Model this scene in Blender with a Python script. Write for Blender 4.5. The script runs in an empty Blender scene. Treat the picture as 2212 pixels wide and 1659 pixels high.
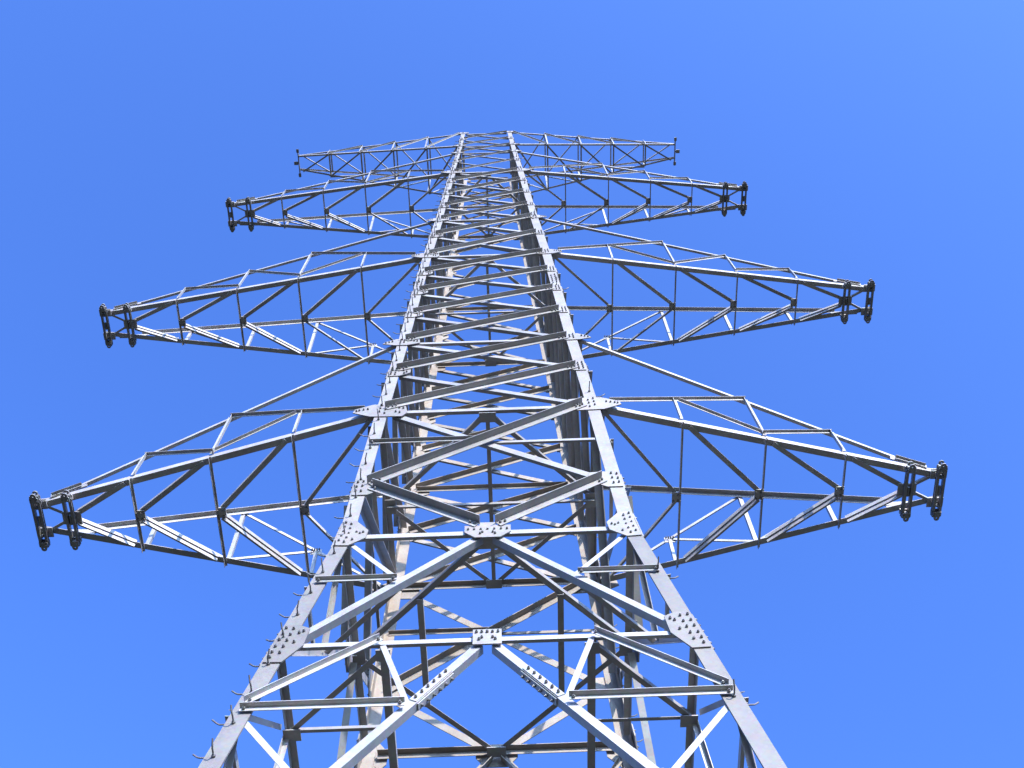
import bpy, math, random
from mathutils import Vector, Matrix

# ------------------------------------------------------------------ camera, sky, sun
SC = bpy.context.scene
COL = SC.collection
U = 2.0                       # one survey unit = 2 m
EYE = 1.6                     # camera height above the field

def W3(x, y, z):
    return Vector((x * U, y * U, z * U + EYE))

def make_camera():
    p, ya, r = math.radians(65.784), math.radians(-1.287), math.radians(-3.068)
    f = Vector((-math.sin(ya) * math.cos(p), math.cos(ya) * math.cos(p), math.sin(p)))
    rt = Vector((math.cos(ya), math.sin(ya), 0))
    up = rt.cross(f)
    rt2 = math.cos(r) * rt + math.sin(r) * up
    up2 = -math.sin(r) * rt + math.cos(r) * up
    m = Matrix((rt2, up2, -f)).transposed().to_4x4()
    m.translation = W3(0.1238, -5.0462, 0)
    cd = bpy.data.cameras.new('camera')
    cd.sensor_width = 36
    cd.lens = 2509.0 / 2212 * 36
    cd.clip_start = 0.05
    cd.clip_end = 6000
    ob = bpy.data.objects.new('camera', cd)
    ob.matrix_world = m
    COL.objects.link(ob)
    SC.camera = ob
make_camera()

SUN_EL, SUN_AZ = math.radians(27), math.radians(154)     # azimuth clockwise from +Y
world = bpy.data.worlds.new('World')
SC.world = world
world.use_nodes = True
nt = world.node_tree
nt.nodes.clear()
sky = nt.nodes.new('ShaderNodeTexSky')
sky.sky_type = 'NISHITA'
sky.sun_disc = False
sky.sun_elevation = SUN_EL
sky.sun_rotation = SUN_AZ
sky.air_density = 1.0
sky.dust_density = 4.5
sky.ozone_density = 1.0
bg = nt.nodes.new('ShaderNodeBackground')
bg.inputs['Strength'].default_value = 0.15
wo = nt.nodes.new('ShaderNodeOutputWorld')
tint = nt.nodes.new('ShaderNodeMix')          # white balance of the camera: a cool, saturated sky
tint.data_type = 'RGBA'
tint.blend_type = 'MULTIPLY'
tint.inputs['Factor'].default_value = 1.0
tint.inputs['B'].default_value = (0.49, 0.905, 1.95, 1)
nt.links.new(sky.outputs[0], tint.inputs['A'])
nt.links.new(tint.outputs['Result'], bg.inputs[0])
nt.links.new(bg.outputs[0], wo.inputs[0])

sl = bpy.data.lights.new('sun', 'SUN')
sl.energy = 5.0
sl.angle = math.radians(0.5)
sl.color = (1.0, 0.925, 0.84)
so = bpy.data.objects.new('sun', sl)
to_sun = Vector((math.sin(SUN_AZ) * math.cos(SUN_EL), math.cos(SUN_AZ) * math.cos(SUN_EL), math.sin(SUN_EL)))
so.rotation_euler = to_sun.to_track_quat('Z', 'Y').to_euler()
so.location = (30, -60, 60)
COL.objects.link(so)

SC.view_settings.view_transform = 'Standard'
SC.view_settings.look = 'None'
SC.view_settings.gamma = 1
SC.view_settings.exposure = 0.9
SC.render.engine = 'CYCLES'
SC.cycles.max_bounces = 6

rng = random.Random(7)

# ------------------------------------------------------------------ materials
def zinc(name, base, dark, rough, metal, stain=None, stain_amt=0.0, scale=1.0):
    m = bpy.data.materials.new(name)
    m.use_nodes = True
    t = m.node_tree
    N, L = t.nodes, t.links
    b = N['Principled BSDF']
    tc = N.new('ShaderNodeTexCoord')
    n1 = N.new('ShaderNodeTexNoise'); n1.inputs['Scale'].default_value = 2.2 * scale; n1.inputs['Detail'].default_value = 6; n1.inputs['Roughness'].default_value = 0.65
    vo = N.new('ShaderNodeTexVoronoi'); vo.inputs['Scale'].default_value = 28 * scale
    L.new(tc.outputs['Object'], n1.inputs['Vector']); L.new(tc.outputs['Object'], vo.inputs['Vector'])
    r1 = N.new('ShaderNodeValToRGB')
    r1.color_ramp.elements[0].position = 0.3; r1.color_ramp.elements[0].color = (*dark, 1)
    r1.color_ramp.elements[1].position = 0.65; r1.color_ramp.elements[1].color = (*base, 1)
    L.new(n1.outputs['Fac'], r1.inputs['Fac'])
    # zinc spangle: every crystal a little lighter or darker
    sp = N.new('ShaderNodeMix'); sp.data_type = 'RGBA'; sp.blend_type = 'MULTIPLY'; sp.inputs['Factor'].default_value = 0.16
    L.new(r1.outputs['Color'], sp.inputs['A']); L.new(vo.outputs['Color'], sp.inputs['B'])
    hs = N.new('ShaderNodeRGBToBW'); L.new(sp.outputs['Result'], hs.inputs[0])
    col = sp.outputs['Result']
    # member to member variation of the galvanising
    oi = N.new('ShaderNodeObjectInfo')
    mr = N.new('ShaderNodeMapRange'); mr.inputs['To Min'].default_value = 0.84; mr.inputs['To Max'].default_value = 1.12
    L.new(oi.outputs['Random'], mr.inputs['Value'])
    mv = N.new('ShaderNodeVectorMath'); mv.operation = 'SCALE'
    L.new(col, mv.inputs[0]); L.new(mr.outputs['Result'], mv.inputs['Scale'])
    col = mv.outputs['Vector']
    if stain:
        n2 = N.new('ShaderNodeTexNoise'); n2.inputs['Scale'].default_value = 1.3 * scale; n2.inputs['Detail'].default_value = 9; n2.inputs['Roughness'].default_value = 0.7
        mp = N.new('ShaderNodeMapping'); mp.inputs['Scale'].default_value = (1.5, 1.5, 0.6)
        L.new(tc.outputs['Object'], mp.inputs['Vector']); L.new(mp.outputs['Vector'], n2.inputs['Vector'])
        r2 = N.new('ShaderNodeValToRGB')
        r2.color_ramp.elements[0].position = 0.48; r2.color_ramp.elements[0].color = (0, 0, 0, 1)
        r2.color_ramp.elements[1].position = 0.72; r2.color_ramp.elements[1].color = (stain_amt,) * 3 + (1,)
        L.new(n2.outputs['Fac'], r2.inputs['Fac'])
        mx = N.new('ShaderNodeMix'); mx.data_type = 'RGBA'
        L.new(r2.outputs['Color'], mx.inputs['Factor']); L.new(col, mx.inputs['A'])
        mx.inputs['B'].default_value = (*stain, 1)
        col = mx.outputs['Result']
    L.new(col, b.inputs['Base Color'])
    b.inputs['Metallic'].default_value = metal
    rr = N.new('ShaderNodeMapRange'); rr.inputs['To Min'].default_value = rough - 0.1; rr.inputs['To Max'].default_value = rough + 0.12
    L.new(n1.outputs['Fac'], rr.inputs['Value']); L.new(rr.outputs['Result'], b.inputs['Roughness'])
    bp = N.new('ShaderNodeBump'); bp.inputs['Strength'].default_value = 0.08; bp.inputs['Distance'].default_value = 0.01
    L.new(n1.outputs['Fac'], bp.inputs['Height']); L.new(bp.outputs['Normal'], b.inputs['Normal'])
    return m

M_LEG = zinc('weathered_leg_zinc', (0.275, 0.259, 0.245), (0.20, 0.188, 0.177), 0.55, 0.12, (0.24, 0.185, 0.13), 0.5)
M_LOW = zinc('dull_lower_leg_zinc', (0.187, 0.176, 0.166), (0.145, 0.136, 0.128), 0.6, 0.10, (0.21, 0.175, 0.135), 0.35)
M_NEW = zinc('bright_brace_zinc', (0.40, 0.39, 0.378), (0.30, 0.292, 0.282), 0.45, 0.15, (0.28, 0.25, 0.21), 0.3)
M_BRACE = zinc('grey_brace_zinc', (0.315, 0.302, 0.29), (0.225, 0.216, 0.207), 0.48, 0.15, (0.25, 0.20, 0.15), 0.45)
M_STAIN = zinc('rust_stained_zinc', (0.29, 0.258, 0.222), (0.225, 0.19, 0.155), 0.6, 0.05, (0.22, 0.145, 0.085), 0.6, 1.6)
M_ARM = zinc('crossarm_zinc', (0.39, 0.375, 0.36), (0.28, 0.268, 0.258), 0.5, 0.15, (0.22, 0.17, 0.125), 0.5)
M_LINK = zinc('dark_link_steel', (0.26, 0.253, 0.25), (0.16, 0.156, 0.153), 0.42, 0.3)
M_STEP = zinc('dull_step_bolt_steel', (0.18, 0.174, 0.172), (0.11, 0.106, 0.105), 0.5, 0.3)

def field_material():
    m = bpy.data.materials.new('rough_grass_field')
    m.use_nodes = True
    t = m.node_tree; N, L = t.nodes, t.links
    b = N['Principled BSDF']; b.inputs['Roughness'].default_value = 0.95
    tc = N.new('ShaderNodeTexCoord')
    a = N.new('ShaderNodeTexNoise'); a.inputs['Scale'].default_value = 0.08; a.inputs['Detail'].default_value = 10
    L.new(tc.outputs['Object'], a.inputs['Vector'])
    r = N.new('ShaderNodeValToRGB')
    r.color_ramp.elements[0].position = 0.35; r.color_ramp.elements[0].color = (0.026, 0.034, 0.018, 1)
    r.color_ramp.elements[1].position = 0.7; r.color_ramp.elements[1].color = (0.06, 0.052, 0.038, 1)
    L.new(a.outputs['Fac'], r.inputs['Fac']); L.new(r.outputs['Color'], b.inputs['Base Color'])
    return m

# ------------------------------------------------------------------ mesh collector (survey units in, metres out)
class MB:
    def __init__(s):
        s.v, s.f, s.mi, s.cur, s.second = [], [], [], 0, None
    def prism(s, ringA, ringB):
        k, n = len(s.v), len(ringA)
        s.mi += [s.cur] * (n + 2)
        s.v += [W3(*p) for p in ringA] + [W3(*p) for p in ringB]
        for i in range(n):
            j = (i + 1) % n
            s.f.append((k + i, k + j, k + n + j, k + n + i))
        s.f.append(tuple(k + i for i in reversed(range(n))))
        s.f.append(tuple(k + n + i for i in range(n)))
        return s
    def angle(s, P0, P1, A, B, b, t=None, b2=None):
        """rolled steel angle: heel along P0-P1, flanges towards A (width b) and B (width b2)"""
        P0, P1 = Vector(P0), Vector(P1)
        d = (P1 - P0).normalized()
        A = Vector(A); A = (A - d * A.dot(d)).normalized()
        B = Vector(B); B = B - d * B.dot(d); B = (B - A * B.dot(A)).normalized()
        t = t or max(0.1 * b, 0.004)
        b2 = b2 or b
        pr = [Vector(), A * b, A * b + B * t, A * t + B * t, A * t + B * b2, B * b2]
        return s.prism([P0 + q for q in pr], [P1 + q for q in pr])
    def bar(s, P0, P1, A, w, h):
        """flat bar: width w along A, height h across"""
        P0, P1 = Vector(P0), Vector(P1)
        d = (P1 - P0).normalized()
        A = Vector(A); A = (A - d * A.dot(d)).normalized()
        B = d.cross(A)
        pr = [A * w / 2 + B * h / 2, -A * w / 2 + B * h / 2, -A * w / 2 - B * h / 2, A * w / 2 - B * h / 2]
        return s.prism([P0 + q for q in pr], [P1 + q for q in pr])
    def plate(s, O, X, Y, poly, t0, t1):
        """polygon in the plane O, X, Y extruded from t0 to t1 along the normal"""
        O, X, Y = Vector(O), Vector(X).normalized(), Vector(Y)
        Y = (Y - X * Y.dot(X)).normalized()
        n = X.cross(Y)
        return s.prism([O + X * a + Y * b + n * t0 for a, b in poly], [O + X * a + Y * b + n * t1 for a, b in poly])
    def rod(s, pts, r, k=7):
        pts = [Vector(p) for p in pts]
        rings = []
        for i, p in enumerate(pts):
            d = (pts[min(i + 1, len(pts) - 1)] - pts[max(i - 1, 0)]).normalized()
            a = d.orthogonal().normalized() if i == 0 else (rings_a - d * rings_a.dot(d)).normalized()
            rings_a = a
            c = d.cross(a)
            rings.append([p + (a * math.cos(q) + c * math.sin(q)) * r for q in (2 * math.pi * j / k for j in range(k))])
        for A, B in zip(rings, rings[1:]):
            s.prism(A, B)
        return s
    def bolt(s, P, n, r=0.0086, h=0.0115):
        n = Vector(n).normalized()
        a = n.orthogonal().normalized().copy()
        c = n.cross(a)
        P = Vector(P)
        o = rng.uniform(0, 1)
        hexa = [(a * math.cos(o + i * math.pi / 3) + c * math.sin(o + i * math.pi / 3)) for i in range(6)]
        s.cur = 1
        s.prism([P + q * r for q in hexa], [P + q * r + n * h for q in hexa])
        s.prism([P + q * r * .55 for q in hexa], [P + q * r * .55 + n * (h + rng.uniform(.003, .008)) for q in hexa])
        s.cur = 0
        return s
    def build(s, name, mat, parent=None, kind=None, label=None):
        me = bpy.data.meshes.new(name)
        me.from_pydata([tuple(p) for p in s.v], [], s.f)
        me.materials.append(mat)
        if any(s.mi):
            me.materials.append(M_STEP)
            me.materials.append(s.second or mat)
            me.polygons.foreach_set('material_index', s.mi)
        me.update()
        ob = bpy.data.objects.new(name, me)
        COL.objects.link(ob)
        if parent is not None:
            ob.parent = parent
        if kind: ob['kind'] = kind
        if label: ob['label'] = label
        return ob

def empty(name, parent=None, label=None):
    o = bpy.data.objects.new(name, None)
    COL.objects.link(o)
    if parent is not None: o.parent = parent
    if label: o['label'] = label
    return o

# ------------------------------------------------------------------ setting
g = MB()
z0 = -EYE / U
gs = 1500
g.v = [Vector((-gs, -gs, 0)), Vector((gs, -gs, 0)), Vector((gs, gs, 0)), Vector((-gs, gs, 0))]
g.f = [(0, 1, 2, 3)]
go = g.build('ground', field_material())
go['kind'] = 'structure'

# ------------------------------------------------------------------ tower survey (units; z = 0 at the camera)
Z = dict(G=-0.9, L=2.85, A=5.29, W=6.705, M=7.39, b1=8.7735, p1=9.65, t1=10.44, a=11.255, b=12.0, c=12.71, b2=13.44, d=14.37,
         t2=15.2246, e=15.965, f=16.76, g=17.56, b3=18.283, h=19.13, t3=19.886, b4=20.52, i=21.10, T=21.683)
PTS = [(-0.9, 1.0 + .132 * 7.605), (5.29, 1.1867), (6.705, 1.0), (8.7735, .9299), (10.44, .8646), (13.44, .7678), (15.2246, .6917),
       (18.283, .5841), (19.886, .5212), (20.52, .4993), (21.683, .4681)]
KAP = 0.958                   # the body is a little narrower along the line
def w(z):
    if z <= PTS[1][0]:
        return 1.0 + .132 * (6.705 - z)
    for (za, wa), (zb, wb) in zip(PTS, PTS[1:]):
        if z <= zb + 1e-9:
            return wa + (wb - wa) * (z - za) / (zb - za)
    return PTS[-1][1]
def legb(z):                  # leg flange width
    return 0.102 if z < 15.3 else (0.092 if z < 18.4 else 0.074)
LT = 0.011                    # leg thickness

tower = bpy.data.objects.new('transmission_tower', None)
COL.objects.link(tower)
tower.location = (0, 0, 0)
tower['label'] = 'tall galvanised steel lattice pylon with eight crossarms against blue sky'
tower['category'] = 'pylon'

# ------------------------------------------------------------------ the four legs with their step bolts
def make_leg(sx, sy, mat, label=None):
    m = MB()
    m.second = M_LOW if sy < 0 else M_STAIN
    zs = [p[0] for p in PTS]
    zs = sorted(set(zs + [15.3, 18.4]))
    segs = [zs[i:i + 2] for i in range(len(zs) - 1)]
    for za, zb in segs:
        bw = legb((za + zb) / 2)
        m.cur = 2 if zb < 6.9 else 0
        rings = []
        for z in (za, zb):
            W_, D_ = w(z), w(z) * KAP
            H = Vector((sx * W_, sy * D_, z))
            ax, ay = Vector((-sx, 0, 0)), Vector((0, -sy, 0))
            pr = [Vector(), ax * bw, ax * bw + ay * LT, ax * LT + ay * LT, ax * LT + ay * bw, ay * bw]
            if sx * sy < 0: pr = pr[::-1]
            rings.append([H + q for q in pr])
        m.prism(rings[0], rings[1])
        m.cur = 0
    # splice covers where the leg sections join
    for zc, hh in ((12.35, .17), (15.3, .2), (18.4, .16), (10.0, .001)):
        if hh < .01: continue
        bw = legb(zc - .1)
        for face in (0, 1):
            for q in range(10):
                u_ = bw * (.3 if q % 2 else .72)
                zz = zc - hh + hh * 2 * (q + .5) / 10
                P = Vector((sx * w(zz), sy * w(zz) * KAP, zz))
                if face == 0:
                    m.bolt(P + Vector((-sx * u_, 0, 0)), (0, sy, 0), .0085, .011)
                else:
                    m.bolt(P + Vector((0, -sy * u_, 0)), (sx, 0, 0), .0085, .011)
    return m.build('leg', mat, tower, label=label)

legs = {}
legs[-1, -1] = make_leg(-1, -1, M_LEG, 'left near leg with two rows of hooked step bolts')
legs[1, -1] = make_leg(1, -1, M_LEG)
legs[-1, 1] = make_leg(-1, 1, M_STAIN, 'rust stained leg')
legs[1, 1] = make_leg(1, 1, M_STAIN)

def step(m, sx, sy, z, face, mats=None):
    """hooked step bolt on the flange of a leg (face 'y' front or back flange, 'x' side flange)"""
    jig = rng.uniform(-.006, .006)
    P = Vector((sx * w(z), sy * w(z) * KAP, z))
    off = legb(z) * .42
    if face == 'y':
        n = Vector((0, sy, .02)); P = P + Vector((-sx * off, 0, 0)); side = Vector((sx, 0, 0))
    else:
        n = Vector((sx, 0, .02)); P = P + Vector((0, -sy * off, 0)); side = Vector((0, sy, 0))
    Lb = .078 + jig
    up = Vector((0, 0, 1))
    m.rod([P, P + n * Lb * .62, P + n * Lb * .8 + up * .006 + side * jig, P + n * (Lb + .008) + up * .026 + side * jig * 2], .0046)
    m.bolt(P, n, .0105, .012)
    return m

zs_step = []
z = 3.73
while z < 21.3:
    zs_step.append(z)
    z += .2705
n_ind = 0
rest = MB()
for z in zs_step:
    for face, dz in (('y', 0), ('x', .05)):
        if n_ind < 94:
            step(MB(), -1, -1, z + dz, face).build('step_bolt', M_STEP, legs[-1, -1]); n_ind += 1
        else:
            step(rest, -1, -1, z + dz, face)
z = 3.73 - .2705
while z > .8:
    step(rest, -1, -1, z, 'y'); step(rest, -1, -1, z + .05, 'x'); z -= .2705
rest.build('step_bolts', M_STEP, legs[-1, -1], kind='stuff')
rest = MB()
z = 1.0
while z < 21.3:
    step(rest, 1, 1, z, 'y'); step(rest, 1, 1, z + .05, 'x'); z += .2705
rest.build('step_bolts', M_STEP, legs[1, 1], kind='stuff')
for z in (4.62, 6.02, 9.05, 12.1, 15.28, 17.3, 19.4):
    for face, dz in (('y', 0), ('x', -.02)):
        step(MB(), 1, -1, z + dz, face).build('step_bolt', M_STEP, legs[1, -1])

# ------------------------------------------------------------------ body faces
class Face:
    """one side of the body: q(s, z) gives the point at cross position s (-1..1 is leg to leg in units of half width)"""
    def __init__(s, k):
        s.k = k
    def pt(s, x, z, off=0.0):
        """x in units across the face as seen from outside (left = -), off outwards"""
        W_ = w(z); D_ = W_ * KAP
        if s.k == 0: return Vector((x, -D_ - off, z))
        if s.k == 1: return Vector((W_ + off, x * KAP, z))
        if s.k == 2: return Vector((-x, D_ + off, z))
        return Vector((-W_ - off, -x * KAP, z))
    def n(s, z):
        sl = .132 if z < 6.7 else .035
        v = [Vector((0, -1, sl)), Vector((1, 0, sl)), Vector((0, 1, sl)), Vector((-1, 0, sl))][s.k]
        return v.normalized()
    def right(s):
        return [Vector((1, 0, 0)), Vector((0, 1, 0)), Vector((-1, 0, 0)), Vector((0, -1, 0))][s.k]

def brace(face, parent, name, a, b, width, mat, style, bolts=0, trim=(0, 0), width2=None):
    """angle between face points a and b (x, z): style 'out' sits on the leg with its free flange outwards, 'in' behind it"""
    (xa, za), (xb, zb) = a, b
    off = .0125 if style == 'out' else -LT - .002
    P0, P1 = face.pt(xa, za, off), face.pt(xb, zb, off)
    d = (P1 - P0)
    ln = d.length; d.normalize()
    P0 = P0 + d * trim[0]; P1 = P1 - d * trim[1]
    n = face.n((za + zb) / 2)
    dn = Vector((0, 0, -1)); dn = dn - d * dn.dot(d); dn = (dn - n * dn.dot(n)).normalized()
    m = MB()
    heel0, heel1 = P0 - dn * width / 2, P1 - dn * width / 2
    if style == 'low':      # heel along the lower edge, free flange inwards
        m.angle(P0 + dn * width / 2, P1 + dn * width / 2, -dn, -n, width, None, width2)
    else:
        m.angle(heel0, heel1, dn, n if style == 'out' else -n, width, None, width2)
    if bolts:
        th = max(.1 * width, .004)
        for Q, sgn in ((P0, 1), (P1, -1)):
            for i in range(bolts):
                c = Q + d * sgn * (.022 + .034 * i) + dn * width * (.08 if bolts < 2 else (.12 if i % 2 else -.02))
                m.bolt(c + n * (th if style == 'out' else .013), n, .0092, .012)
    return m.build(name, mat, parent)

def gusset(face, parent, poly, z, side, mat, bolts, x0=None, t=(.001, .0095), name='gusset_plate', bs=1.0):
    """plate on the outside of a face. poly in (inward from heel, up) for side -1/+1, or (across, up) about x0"""
    m = MB()
    pts0, pts1 = [], []
    def P(s_, u_, off):
        if x0 is None:
            return face.pt(side * (w(z + u_) - s_), z + u_, off)
        return face.pt(x0 + s_, z + u_, off)
    pts0 = [P(a, b, t[0]) for a, b in poly]; pts1 = [P(a, b, t[1]) for a, b in poly]
    if (x0 is None and side < 0) or x0 is not None:
        m.prism(pts0, pts1)
    else:
        m.prism(pts0[::-1], pts1[::-1])
    for a, b in bolts:
        m.bolt(P(a, b, t[1]), face.n(z), .0086 * bs, .0115 * bs)
    return m.build(name, mat, parent)

W_G = ([(.012, .19), (.10, .18), (.195, .05), (.195, -.06), (.105, -.17), (.006, -.16)],
       [(.03, .155), (.07, .13), (.03, .095), (.07, .07), (.03, .03), (.07, .005), (.03, -.035), (.07, -.06), (.03, -.1), (.07, -.125), (.12, .02), (.145, .0), (.165, .015), (.115, -.09)])
A_G = ([(.01, .20), (.09, .20), (.165, .155), (.178, -.03), (.11, -.2), (.008, -.195)],
       [(.03, .16), (.075, .15), (.03, .095), (.075, .085), (.03, .03), (.075, .02), (.03, -.04), (.075, -.045), (.03, -.1), (.075, -.11), (.035, -.155), (.12, .0), (.12, .1), (.14, .12)])
M_G = ([(.01, .10), (.12, .12), (.23, .11), (.235, .02), (.20, -.06), (.12, -.12), (.008, -.12)],
       [(.03, .07), (.07, .08), (.03, .0), (.07, .01), (.03, -.06), (.07, -.07), (.15, .07), (.18, .06)])
P_G = ([(.008, .10), (.10, .10), (.20, .06), (.205, -.03), (.11, -.10), (.008, -.10)],
       [(.03, .075), (.07, .06), (.03, .03), (.07, .015), (.03, -.02), (.07, -.035), (.03, -.065), (.07, -.075), (.14, .015), (.17, -.02), (.15, -.05)])
B_G = ([(-.165, -.03), (-.155, .03), (-.03, .11), (.10, .11), (.21, .09), (.235, -.05), (.20, -.115), (-.03, -.105)],
       [(.03, .085), (.07, .06), (.03, .03), (.07, .005), (.03, -.03), (.07, -.06), (-.06, .02), (-.09, .01), (-.12, .0), (-.14, -.01), (.14, .05), (.17, .03), (.2, .02), (.15, -.04), (.18, -.055)])
T_G = ([(-.14, -.045), (-.12, .0), (-.02, .08), (.10, .08), (.21, .05), (.22, -.04), (.10, -.09), (-.02, -.085)],
       [(.03, .05), (.065, .03), (.03, .005), (.065, -.02), (.03, -.04), (-.05, -.0), (-.08, -.015), (-.11, -.03), (.13, .02), (.16, .01), (.19, .0)])
def sc(gp, k):
    return [(a * k, b * k) for a, b in gp[0]], [(a * k, b * k) for a, b in gp[1]]

for k in range(4):
    F = Face(k)
    par = empty('body_face', tower)
    front, back = k == 0, k == 2
    mA = M_STAIN if back else M_NEW
    mB = M_STAIN if back else M_BRACE
    mG = M_STAIN if back else M_LEG
    arms = k in (0, 2)
    # --- base panel down to the ground and the two big K panels
    zL, zA, zW = Z['L'], Z['A'], Z['W']
    for s in (-1, 1):
        brace(F, par, 'diagonal_brace', (s * (w(Z['G']) - .05), Z['G'] + .15), (s * .05, zL - .05), .075, mA, 'in')
        D0, D1 = (s * (w(zL) - .06), zL + .1), (s * .045, zA - .055)
        brace(F, par, 'diagonal_brace', D0, D1, .05, mA, 'low')
        def ond(z, A=D0, B=D1): return (A[0] + (B[0] - A[0]) * (z - A[1]) / (B[1] - A[1]), z)
        zr = 4.64
        brace(F, par, 'redundant_brace', (s * (w(zr) - .04), zr), ond(zr), .033, mA, 'out', 1)
        brace(F, par, 'redundant_brace', (s * (w(zr) - .06), zr + .06), (s * .585, zA - .0), .033, mA, 'out', 1)
        brace(F, par, 'redundant_brace', (s * .575, zA - .03), ond(zr + .02), .033, mA, 'in')
        brace(F, par, 'redundant_brace', (s * (w(zr) - .08), zr - .08), ond(4.0), .034, mA, 'in')
        brace(F, par, 'redundant_brace', (s * (w(3.72) - .04), 3.72), ond(3.72), .033, mA, 'out', 1)
        brace(F, par, 'redundant_brace', (s * (w(3.2) - .04), 3.2), ond(3.72), .034, mA, 'in')
        # bolted splice on the diagonal
        m = MB()
        q0, q1 = ond(4.98), ond(4.70)
        p0, p1 = F.pt(*q0, .0), F.pt(*q1, .0)
        d = (p1 - p0).normalized(); n = F.n(4.8); dn = d.cross(n)
        if dn.z > 0: dn = -dn
        m.bar(p0 + n * -.010 - dn * .002, p1 + n * -.010 - dn * .002, dn, .042, .006)
        for i in range(6):
            c = p0.lerp(p1, (i + .5) / 6)
            m.bolt(c - dn * .002 - n * .007, n, .0088, .012)
            m.bolt(c + dn * .030 - n * .040, dn, .0088, .012)
        m.bar(p0 + dn * .028 - n * .040, p1 + dn * .028 - n * .040, n, .04, .006)
        m.build('splice_plate', mA, par)
        # K panel between the two waist levels
        E0, E1 = (s * (w(zA) - .115), zA + .085), (s * .05, zW - .055)
        brace(F, par, 'diagonal_brace', E0, E1, .05, mA, 'low')
        def one(z, A=E0, B=E1): return (A[0] + (B[0] - A[0]) * (z - A[1]) / (B[1] - A[1]), z)
        zm = 6.02
        brace(F, par, 'redundant_brace', (s * (w(zm) - .035), zm), one(zm), .029, mA, 'out', 1)
        brace(F, par, 'redundant_brace', (s * (w(zW) - .1), zW - .12), one(zm + .02), .034, mA, 'in')
        # horizontals
        brace(F, par, 'horizontal_brace', (s * (w(zA) - .12), zA), (s * .04, zA), .042, mA, 'in')
        brace(F, par, 'horizontal_brace', (s * (w(zW) - .12), zW), (s * .05, zW), .05, mA, 'in')
        brace(F, par, 'horizontal_brace', (s * (w(zL) - .06), zL), (s * .0, zL), .06, mA, 'in')
        gusset(F, par, W_G[0], zW, s, mG, W_G[1])
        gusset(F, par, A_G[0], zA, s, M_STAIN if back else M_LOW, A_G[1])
        gusset(F, par, A_G[0], zL, s, mG, A_G[1])
        gusset(F, par, M_G[0], Z['M'], s, mG, M_G[1])
        # V panel from M down to the middle of the waist horizontal
        brace(F, par, 'diagonal_brace', (s * (w(Z['M']) - .13), Z['M'] - .02), (s * .07, zW + .06), .064, mB, 'out', 2)
    gusset(F, par, [(-.155, -.03), (-.085, -.115), (.085, -.115), (.155, -.03), (.155, .06), (.055, .06), (.055, .10), (-.055, .10), (-.055, .06), (-.155, .06)], zW, 0, mG,
           [(-.13, -.0), (-.09, .0), (-.045, .0), (0, .0), (.045, .0), (.09, .0), (.13, .0), (-.05, -.065), (-.035, -.045), (.05, -.065), (.035, -.045)], x0=0)
    gusset(F, par, [(-.08, -.085), (.08, -.085), (.08, .075), (-.08, .075)], zA, 0, mG,
           [(-.06, .04), (-.03, .04), (0, .04), (.03, .04), (.06, .04), (-.045, -.04), (-.03, -.02), (.045, -.04), (.03, -.02)], x0=0)
    # --- crossed panels up to the top
    def xpanel(za, zb, wd, bolts=3, inset=.085):
        brace(F, par, 'diagonal_brace', (-(w(za) - inset), za + .03), (w(zb) - inset, zb - .03), wd, mB, 'out', bolts)
        brace(F, par, 'diagonal_brace', (w(za) - inset, za + .03), (-(w(zb) - inset), zb - .03), wd, mB, 'in')
    xpanel(Z['M'], Z['b1'], .064, 3, .12)
    zc = 8.128
    brace(F, par, 'horizontal_brace', (-(w(zc) - .03), zc), (0, zc), .03, mB, 'out', 1)
    brace(F, par, 'horizontal_brace', (0, zc), (w(zc) - .05, zc), .034, mB, 'in')
    seq = ['b1', 'p1', 't1', 'a', 'b', 'c', 'b2', 'd', 't2', 'e', 'f', 'g', 'b3', 'h', 't3', 'b4', 'i', 'T']
    for i, (n0, n1) in enumerate(zip(seq, seq[1:])):
        wd = .056 if i < 3 else (.05 if i < 8 else (.042 if i < 12 else .026))
        xpanel(Z[n0], Z[n1], wd, 3 if i < 12 else 2)
    for nm, wd in (('b1', .05), ('t1', .042), ('b2', .042), ('t2', .04), ('b3', .04), ('t3', .027), ('b4', .027), ('T', .03)):
        brace(F, par, 'horizontal_brace', (-(w(Z[nm]) - .09), Z[nm]), (w(Z[nm]) - .09, Z[nm]), wd, mB, 'in')
    for nm in seq:
        for s in (-1, 1):
            zz = Z[nm]
            if nm == 'b1': gp = sc(B_G, 1.14)
            elif nm == 't1': gp = T_G
            elif nm in ('b2', 't2', 'b3'): gp = sc(B_G if nm[0] == 'b' else T_G, .86)
            elif nm in ('t3', 'b4', 'T'): gp = sc(T_G, .66)
            elif nm == 'p1': gp = P_G
            elif nm in 'abcd': gp = sc(P_G, .84)
            else: gp = sc(P_G, .68)
            poly = gp[0]
            bl = gp[1]
            if not arms and poly[0][0] < 0:
                poly = [(max(a, .006), b) for a, b in poly]; bl = [q for q in bl if q[0] > 0]
            gusset(F, par, poly, zz, s, mG, bl, bs=1.0 if zz < 11 else (.85 if zz < 15.5 else .68))

# ------------------------------------------------------------------ horizontal bracing inside the body
def hmember(par, name, P0, P1, b, mat, down=False):
    """horizontal angle: one flange level, the other up or down"""
    m = MB()
    P0, P1 = Vector(P0), Vector(P1)
    d = (P1 - P0).normalized()
    sd = Vector((0, 0, 1)).cross(d).normalized()
    m.angle(P0 - sd * b / 2, P1 - sd * b / 2, sd, (0, 0, -1 if down else 1), b)
    return m.build(name, mat, par)

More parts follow.
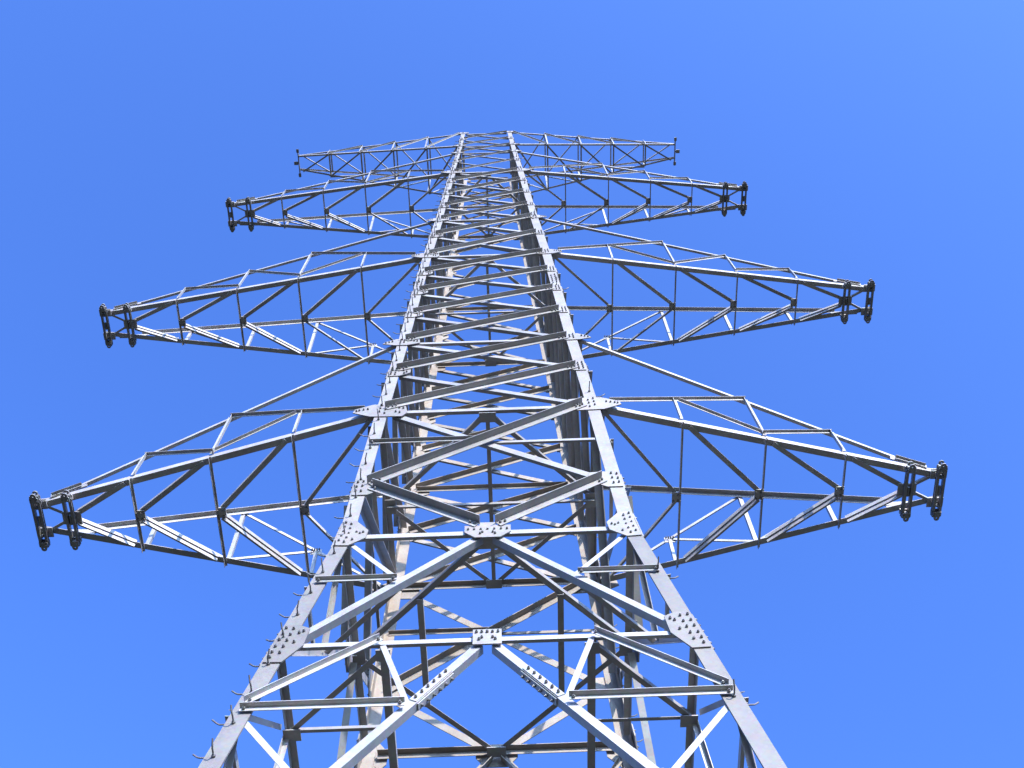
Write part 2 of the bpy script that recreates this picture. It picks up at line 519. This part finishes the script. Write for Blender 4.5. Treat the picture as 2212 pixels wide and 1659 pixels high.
for nm, wd in (('A', .04), ('W', .04), ('b1', .038), ('b2', .034), ('b3', .032)):
    par = empty('plan_bracing', tower)
    zz = Z[nm] - .03
    W_ = w(zz) - .04; D_ = w(zz) * KAP - .04
    mids = [(0, -D_), (W_, 0), (0, D_), (-W_, 0)]
    if nm == 'A':
        for sx in (-1, 1):
            hmember(par, 'strut', (sx * W_ / 2, -D_, zz), (sx * W_ / 2, D_, zz), .046, M_BRACE)
            for sy in (-1, 1):
                hmember(par, 'diagonal_brace', (sx * (W_ / 2), sy * D_, zz - .015), (sx * W_, sy * D_ / 2, zz - .015), .032, M_BRACE)
                hmember(par, 'strut', (sx * W_, sy * D_ / 2, zz), (sx * W_ / 2, sy * D_ / 2, zz), .022, M_BRACE)
                m = MB(); m.plate((sx * W_ / 2, sy * (D_ - .02), zz - .028), (1, 0, 0), (0, 1, 0), [(-.04, -.04), (.04, -.04), (.04, .035), (-.04, .035)], -.004, .004)
                m.build('gusset_plate', M_BRACE, par)
                m = MB(); m.plate((sx * (W_ - .02), sy * D_ / 2, zz - .028), (1, 0, 0), (0, 1, 0), [(-.05, -.04), (.05, -.04), (.05, .04), (-.05, .04)], -.004, .004)
                m.build('gusset_plate', M_BRACE, par)
        continue
    for (xa, ya), (xb, yb) in zip(mids, mids[1:] + mids[:1]):
        hmember(par, 'diagonal_brace', (xa, ya, zz), (xb, yb, zz), wd, M_BRACE)
    if nm == 'W':
        for sx in (-1, 1):
            hmember(par, 'strut', (sx * W_ / 2, -D_ / 2, zz - .02), (sx * W_ / 2, D_ / 2, zz - .02), .042, M_BRACE)
        # hip braces between the middles of neighbouring K panel diagonals, half way down to the next level
        zm = 6.02
        wm = w(zm); xm = .54
        for sx in (-1, 1):
            for sy in (-1, 1):
                hmember(par, 'hip_brace', (sx * xm, sy * (wm * KAP - .05), zm), (sx * (wm - .05), sy * xm * KAP, zm), .034, M_BRACE)
    else:
        hmember(par, 'strut', (0, -D_, zz - .012), (0, D_, zz - .012), wd * .9, M_BRACE)
        hmember(par, 'strut', (-W_, 0, zz - .024), (W_, 0, zz - .024), wd * .9, M_BRACE, True)
    for (xa, ya) in mids:
        m = MB()
        m.plate((xa * .97, ya * .97, zz - .02), (1, 0, 0), (0, 1, 0), [(-.07, -.045), (.07, -.045), (.07, .045), (-.07, .045)] if xa == 0 else [(-.045, -.07), (.045, -.07), (.045, .07), (-.045, .07)], -.004, .004)
        m.build('gusset_plate', M_BRACE, par)

# ------------------------------------------------------------------ crossarms
def strain_link(par, x, sx, h, zc, yc=0.0):
    """pair of deep flat bars along the line with forked end plates for the insulator strings"""
    m = MB()
    gap, th, ht = .026, .019, .036
    for s in (-1, 1):
        xb = x + s * gap
        # channel: web with short lips turned outwards
        m.bar((xb, yc - h * .86, zc), (xb, yc + h * .86, zc), (1, 0, 0), th, ht)
        m.bar((xb + s * .008, yc - h * .84, zc + ht / 2 - .004), (xb + s * .008, yc + h * .84, zc + ht / 2 - .004), (1, 0, 0), .012, .005)
        m.bar((xb + s * .008, yc - h * .84, zc - ht / 2 + .004), (xb + s * .008, yc + h * .84, zc - ht / 2 + .004), (1, 0, 0), .012, .005)
    for sy in (-1, 1):
        ye = yc + sy * h
        for dz in (-ht / 2 - .009, ht / 2 + .009):
            # lug plate with a pin hole at its rounded end, made as a frame of two halves round the hole
            Y = Vector((0, sy, 0))
            for half in (-1, 1):
                r, ro = .008, .025
                poly = [(half * 0.0, -.06), (half * .036, -.06), (half * .036, -.022), (half * .026, -.012)]
                poly += [(half * ro * math.cos(a), ro * math.sin(a)) for a in (0.5, 1.0, 1.571)]
                poly += [(half * r * math.cos(a), r * math.sin(a)) for a in (1.571, .8, 0, -.8, -1.571)]
                P = [Vector((x + a, ye - sy * .036 + sy * b, zc + dz)) for a, b in poly]
                if half * sy < 0: P = P[::-1]
                m.prism([q + Vector((0, 0, -.006)) for q in P], [q + Vector((0, 0, .006)) for q in P])
        # cross pins and packing between the bars
        m.bar((x - .045, ye - sy * .085, zc), (x + .045, ye - sy * .085, zc), (0, 1, 0), .016, .02)
        for s in (-1, 1):
            m.bolt((x + s * gap, ye - sy * .075, zc - ht / 2 - .012), (0, 0, -1), .0065, .01)
    return m.build('strain_link', M_LINK, par)

def crossarm(sx, zb, zt, xo, xi, struts, ytip, h, ch, tipz, double_until, label):
    par = empty('crossarm', tower, label)
    wb, db = w(zb), w(zb) * KAP
    wt, dt = w(zt), w(zt) * KAP
    xe = xo + .065
    def yc(x):                # half spread of the bottom chords
        return db + (ytip - db) * (x - wb) / (xo - wb)
    xs_top = xi - .06
    def up(x):                # upper chord point (half spread, z) at x
        k = (x - wt) / (xs_top - wt)
        return dt + (yc(xs_top) - dt) * k, zt + (zb + tipz - zt) * k
    def add(name, fn, mat=M_ARM):
        m = MB(); fn(m); return m.build(name, mat, par)
    X = lambda v: sx * v
    for sy in (-1, 1):
        far = sy > 0
        # bottom chord: upright flange outside, level flange inside
        add('chord', lambda m: m.angle((X(wb - .02), sy * yc(wb), zb - .03), (X(xe), sy * yc(xe), zb - .03), (0, 0, 1), (0, -sy, 0), ch * 1.18))
        # upper chord
        if far:
            add('chord', lambda m: m.angle((X(wt - .02), sy * dt, zt + .01), (X(xs_top), sy * up(xs_top)[0], up(xs_top)[1] + .01), (0, 0, -1), (0, -sy, 0), ch * .98))
        else:
            add('chord', lambda m: m.angle((X(wt - .02), sy * dt, zt - .015), (X(xs_top), sy * up(xs_top)[0], up(xs_top)[1] - .015), (0, 0, 1), (0, -sy, 0), ch * .66))
        # side truss between the two chords
        n = len(struts)
        P = lambda x: Vector((X(x), sy * (yc(x) + .004), zb + .02))
        Q = lambda x: Vector((X(x), sy * (up(x)[0] + .004), up(x)[1] + .0))
        outw = Vector((0, sy, 0))
        def member(name, a, b, bw, flip=1):
            a, b = Vector(a), Vector(b)
            d = (b - a).normalized()
            dn = Vector((0, 0, -1)); dn = dn - d * dn.dot(d)
            if dn.length < .5:
                dn = Vector((sx, 0, 0)); dn = dn - d * dn.dot(d)
            dn.normalize()
            add(name, lambda m: m.angle(a - dn * bw / 2, b - dn * bw / 2, dn, outw * flip, bw), M_NEW if name == 'post' else M_ARM)
        for i, x in enumerate(struts[:-1]):
            member('post', P(x), Q(x), ch * .74)
            if i < n - 2:
                member('diagonal_brace', P(struts[i + 1]) + Vector((0, sy * .006, .03)), Q(x), ch * .58)
        x2, x3 = struts[-2], struts[-1]
        root = Vector((X(wb + .1), sy * (yc(wb + .1) + .01), zb + .085))
        q2 = Q(x2) + Vector((0, sy * .006, 0))
        member('horizontal_brace', root, q2, ch * .62)
        mid = root.lerp(q2, (x3 - wb - .1) / (x2 - wb - .1))
        member('post', P(x3), mid, ch * .62)
        member('diagonal_brace', P(x2) + Vector((0, 0, .03)), mid + Vector((X(.03), 0, -.01)), ch * .56)
        if far:
            m = MB(); m.plate(mid + outw * .012, (1, 0, 0), (0, 0, 1), [(-.05, -.05), (.05, -.05), (.05, .03), (-.05, .03)], -.003, .003)
            for q in range(4): m.bolt(mid + Vector((-.035 + .022 * q, -.01 * 0, 0)), -outw, .007, .02)
            m.build('gusset_plate', M_NEW, par)
        # tip: cover plate joining upper and bottom chord
        def cov(m):
            m.bar((X(xs_top - .06), sy * (yc(xs_top) + .006), zb + tipz - .02), (X(xo - .09), sy * (yc(xo - .09) + .01), zb + .02), (0, 0, 1), .05, .012)
            m.angle((X(xs_top - .02), sy * (yc(xs_top) + .014), zb + tipz - .022), (X(xo - .1), sy * (yc(xo - .1) + .014), zb + .028), (0, 0, -1), (0, sy, 0), .026)
            for q in range(4):
                k_ = (q + .5) / 4
                xx = xs_top + (xo - .12 - xs_top) * k_
                m.bolt((X(xx), sy * (yc(xx) + .012), zb + (tipz - .03) * (1 - k_) + .012), (0, sy, 0), .006, .01)
            m.bar((X(xi - .13), sy * (yc(xi) + .002), zb + .004), (X(xe), sy * (yc(xe) + .006), zb + .004), (0, 0, 1), .05, .01)
            m.bar((X(xo - .07), sy * yc(xo), zb - .04), (X(xe + .005), sy * yc(xo), zb - .04), (0, 1, 0), .09, .012)
        add('tip_plate', cov, M_ARM)
    # level bracing between the bottom chords
    zp = zb - .036
    nodes = list(struts)
    for i, x in enumerate(nodes):
        bw = ch * .68
        add('strut', lambda m: m.angle((X(x) - bw * .3, -yc(x) - .012, zp - .006), (X(x) - bw * .3, yc(x) + .012, zp - .006), (1, 0, 0), (0, 0, -1), bw * .62, None, bw))
        # middle plate
        def mp(m):
            m.plate((X(x - .03), 0, zp - .014), (1, 0, 0), (0, 1, 0), [(-.04, -.05), (.04, -.05), (.04, .05), (-.04, .05)], -.005, .005)
            for a in (-.03, .01, .03):
                m.bolt((X(x - .03) + a, -.03, zp - .02), (0, 0, -1), .008, .012); m.bolt((X(x - .03) + a, .03, zp - .02), (0, 0, -1), .008, .012)
        add('gusset_plate', mp, M_ARM)
    starts = [xi] + nodes
    ends = nodes + [None]
    for i, (xa, xb) in enumerate(zip(starts, ends)):
        last = xb is None
        if last: xb = wb + .03
        xq = xb + .06 if not last else xb
        a0 = Vector((X(xa - .03), -.025, zp - .006)); b0 = Vector((X(xq), -yc(xq) + .03, zp - .006))
        bw = ch * (.92 if not last else .66)
        d = (b0 - a0).normalized(); sd = Vector((0, 0, 1)).cross(d)
        add('diagonal_brace', lambda m: m.angle(a0 - sd * bw / 2, b0 - sd * bw / 2, sd, (0, 0, 1), bw))
        a1 = Vector((X(xa - .05), .035, zp)); b1 = Vector((X(xq), yc(xq) - (.055 if not last else .01), zp))
        d = (b1 - a1).normalized(); sd = Vector((0, 0, 1)).cross(d)
        if sd.y < 0: sd = -sd
        if i < double_until:
            bv = ch * .84
            def dbl(m):
                m.angle(a1 + Vector((0, 0, bv + .006)), b1 + Vector((0, 0, bv + .006)), (0, 0, -1), sd, bv)
                m.angle(a1 + sd * .012, b1 + sd * .012, (0, 0, -1), sd, bv)
            add('diagonal_brace', dbl)
        else:
            bv = ch * .7
            add('diagonal_brace', lambda m: m.angle(a1, b1, (0, 0, -1), sd, bv))
    # tip cross and its plate
    for sy in (-1, 1):
        a0 = Vector((X(xi + .03), sy * .02, zp - .006)); b0 = Vector((X(xo - .05), sy * (yc(xo) - .02), zp - .006))
        d = (b0 - a0).normalized(); sd = Vector((0, 0, 1)).cross(d); bw = ch * .55
        add('diagonal_brace', lambda m: m.angle(a0 - sd * bw / 2, b0 - sd * bw / 2, sd, (0, 0, 1), bw))
        add('gusset_plate', lambda m: m.plate((X(xo - .01), sy * (yc(xo) - .01), zp - .016), (1, 0, 0), (0, 1, 0), [(-.065, -.045), (.065, -.045), (.065, .035), (-.065, .035)], -.006, .006))
    add('gusset_plate', lambda m: m.plate((X(xi), 0, zp - .016), (1, 0, 0), (0, 1, 0), [(-.08, -.06), (.08, -.06), (.08, .06), (-.08, .06)], -.006, .006))
    for x in (xo, xi):
        strain_link(par, X(x), sx, h, zp - .055)
        # hanger brackets that carry the link under the chords
        for sy in (-1, 1):
            def hb(m):
                m.bar((X(x) - .042, sy * yc(x), zp - .022), (X(x) + .042, sy * yc(x), zp - .022), (0, 1, 0), .045, .02)
                m.bolt((X(x), sy * yc(x), zp - .03), (0, 0, -1), .012, .05)
            add('hanger_bracket', hb, M_ARM)
        add('link_pin', lambda m: m.rod([(X(x), -.045, zp - .05), (X(x), .045, zp - .05)], .014), M_LINK)
    return par

S1 = [3.045, 2.35, 1.635]
S2 = [3.79, 3.045, 2.29, 1.52]
S3 = [3.29, 2.62, 1.945, 1.255]
for sx in (-1, 1):
    crossarm(sx, Z['b1'], Z['t1'], 3.867, 3.601, S1, .143, .293, .048, .12, 3, None)
    crossarm(sx, Z['b2'], Z['t2'], 4.681, 4.394, S2, .155, .293, .046, .12, 3, 'longest crossarm pair, second from the bottom')
    crossarm(sx, Z['b3'], Z['t3'], 4.123, 3.82, S3, .16, .293, .042, .11, 3, None)

# earth wire arms at the very top: slim box trusses
def top_arm(sx):
    par = empty('crossarm', tower, 'slim box truss crossarm for the earth wire at the very top')
    zb, zt = Z['b4'], Z['T']
    wt, dt = w(zt), w(zt) * KAP
    wb, db = w(zb), w(zb) * KAP
    xo = 3.52
    X = lambda v: sx * v
    def top(x, sy): return Vector((X(x), sy * (dt + (.14 - dt) * (x - wt) / (xo - wt)), zt))
    def bot(x, sy):
        k = (x - wb) / (xo - wb)
        return Vector((X(x), sy * (db + (.14 - db) * k), zb + (zt - .05 - zb) * k))
    def add(name, a, b, A, B, bw, mat=M_ARM):
        m = MB(); m.angle(a, b, A, B, bw); return m.build(name, mat, par)
    nodes = [2.93, 2.315, 1.70, 1.08]
    for sy in (-1, 1):
        o = Vector((0, sy, 0))
        add('chord', top(wt - .02, sy), top(xo, sy), (0, 0, -1), -o, .028)
        add('chord', bot(wb - .02, sy), bot(xo, sy), (0, 0, 1), -o, .03)
        seq = [xo - .02] + nodes + [wt + .03]
        for x in nodes:
            add('post', bot(x, sy), top(x, sy), (sx, 0, 0), o, .03, M_NEW)
        for xa, xb in zip(nodes, nodes[1:] + [wt + .04]):
            add('diagonal_brace', bot(xa, sy) + o * .006, top(xb, sy) + o * .006, (0, 0, -1), o, .027, M_NEW)
    for x in nodes:
        add('strut', top(x, -1), top(x, 1), (1, 0, 0), (0, 0, -1), .024)
        add('strut', bot(x, -1) - Vector((0, 0, .006)), bot(x, 1) - Vector((0, 0, .006)), (1, 0, 0), (0, 0, -1), .026)
    seq = [xo - .06] + nodes + [wt + .05]
    for xa, xb in zip(seq, seq[1:]):
        add('diagonal_brace', top(xa, -1) - Vector((0, 0, .01)), top(xb, 1) - Vector((0, 0, .01)), (0, 1, 0), (0, 0, -1), .024)
        add('diagonal_brace', bot(xa, 1) - Vector((0, 0, .008)), bot(xb, -1) - Vector((0, 0, .008)), (0, 1, 0), (0, 0, -1), .026)
    m = MB()
    m.bar((X(xo + .01), -.21, zt - .03), (X(xo + .01), .21, zt - .03), (1, 0, 0), .018, .05)
    for sy in (-1, 1):
        m.plate((X(xo + .01), sy * .23, zt - .06), (1, 0, 0), (0, 1, 0), [(-.024, -.035), (.024, -.035), (.024, .025), (.012, .036), (-.012, .036), (-.024, .025)], -.008, .008)
    m.plate((X(xo + .06), 0, zt - .06), (1, 0, 0), (0, 1, 0), [(-.036, -.032), (.036, -.032), (.036, .032), (-.036, .032)], -.01, .01)
    m.bar((X(xo + .02), 0, zt - .04), (X(xo + .08), 0, zt - .04), (0, 1, 0), .022, .035)
    m.build('earth_wire_bracket', M_LINK, par)
for sx in (-1, 1):
    top_arm(sx)
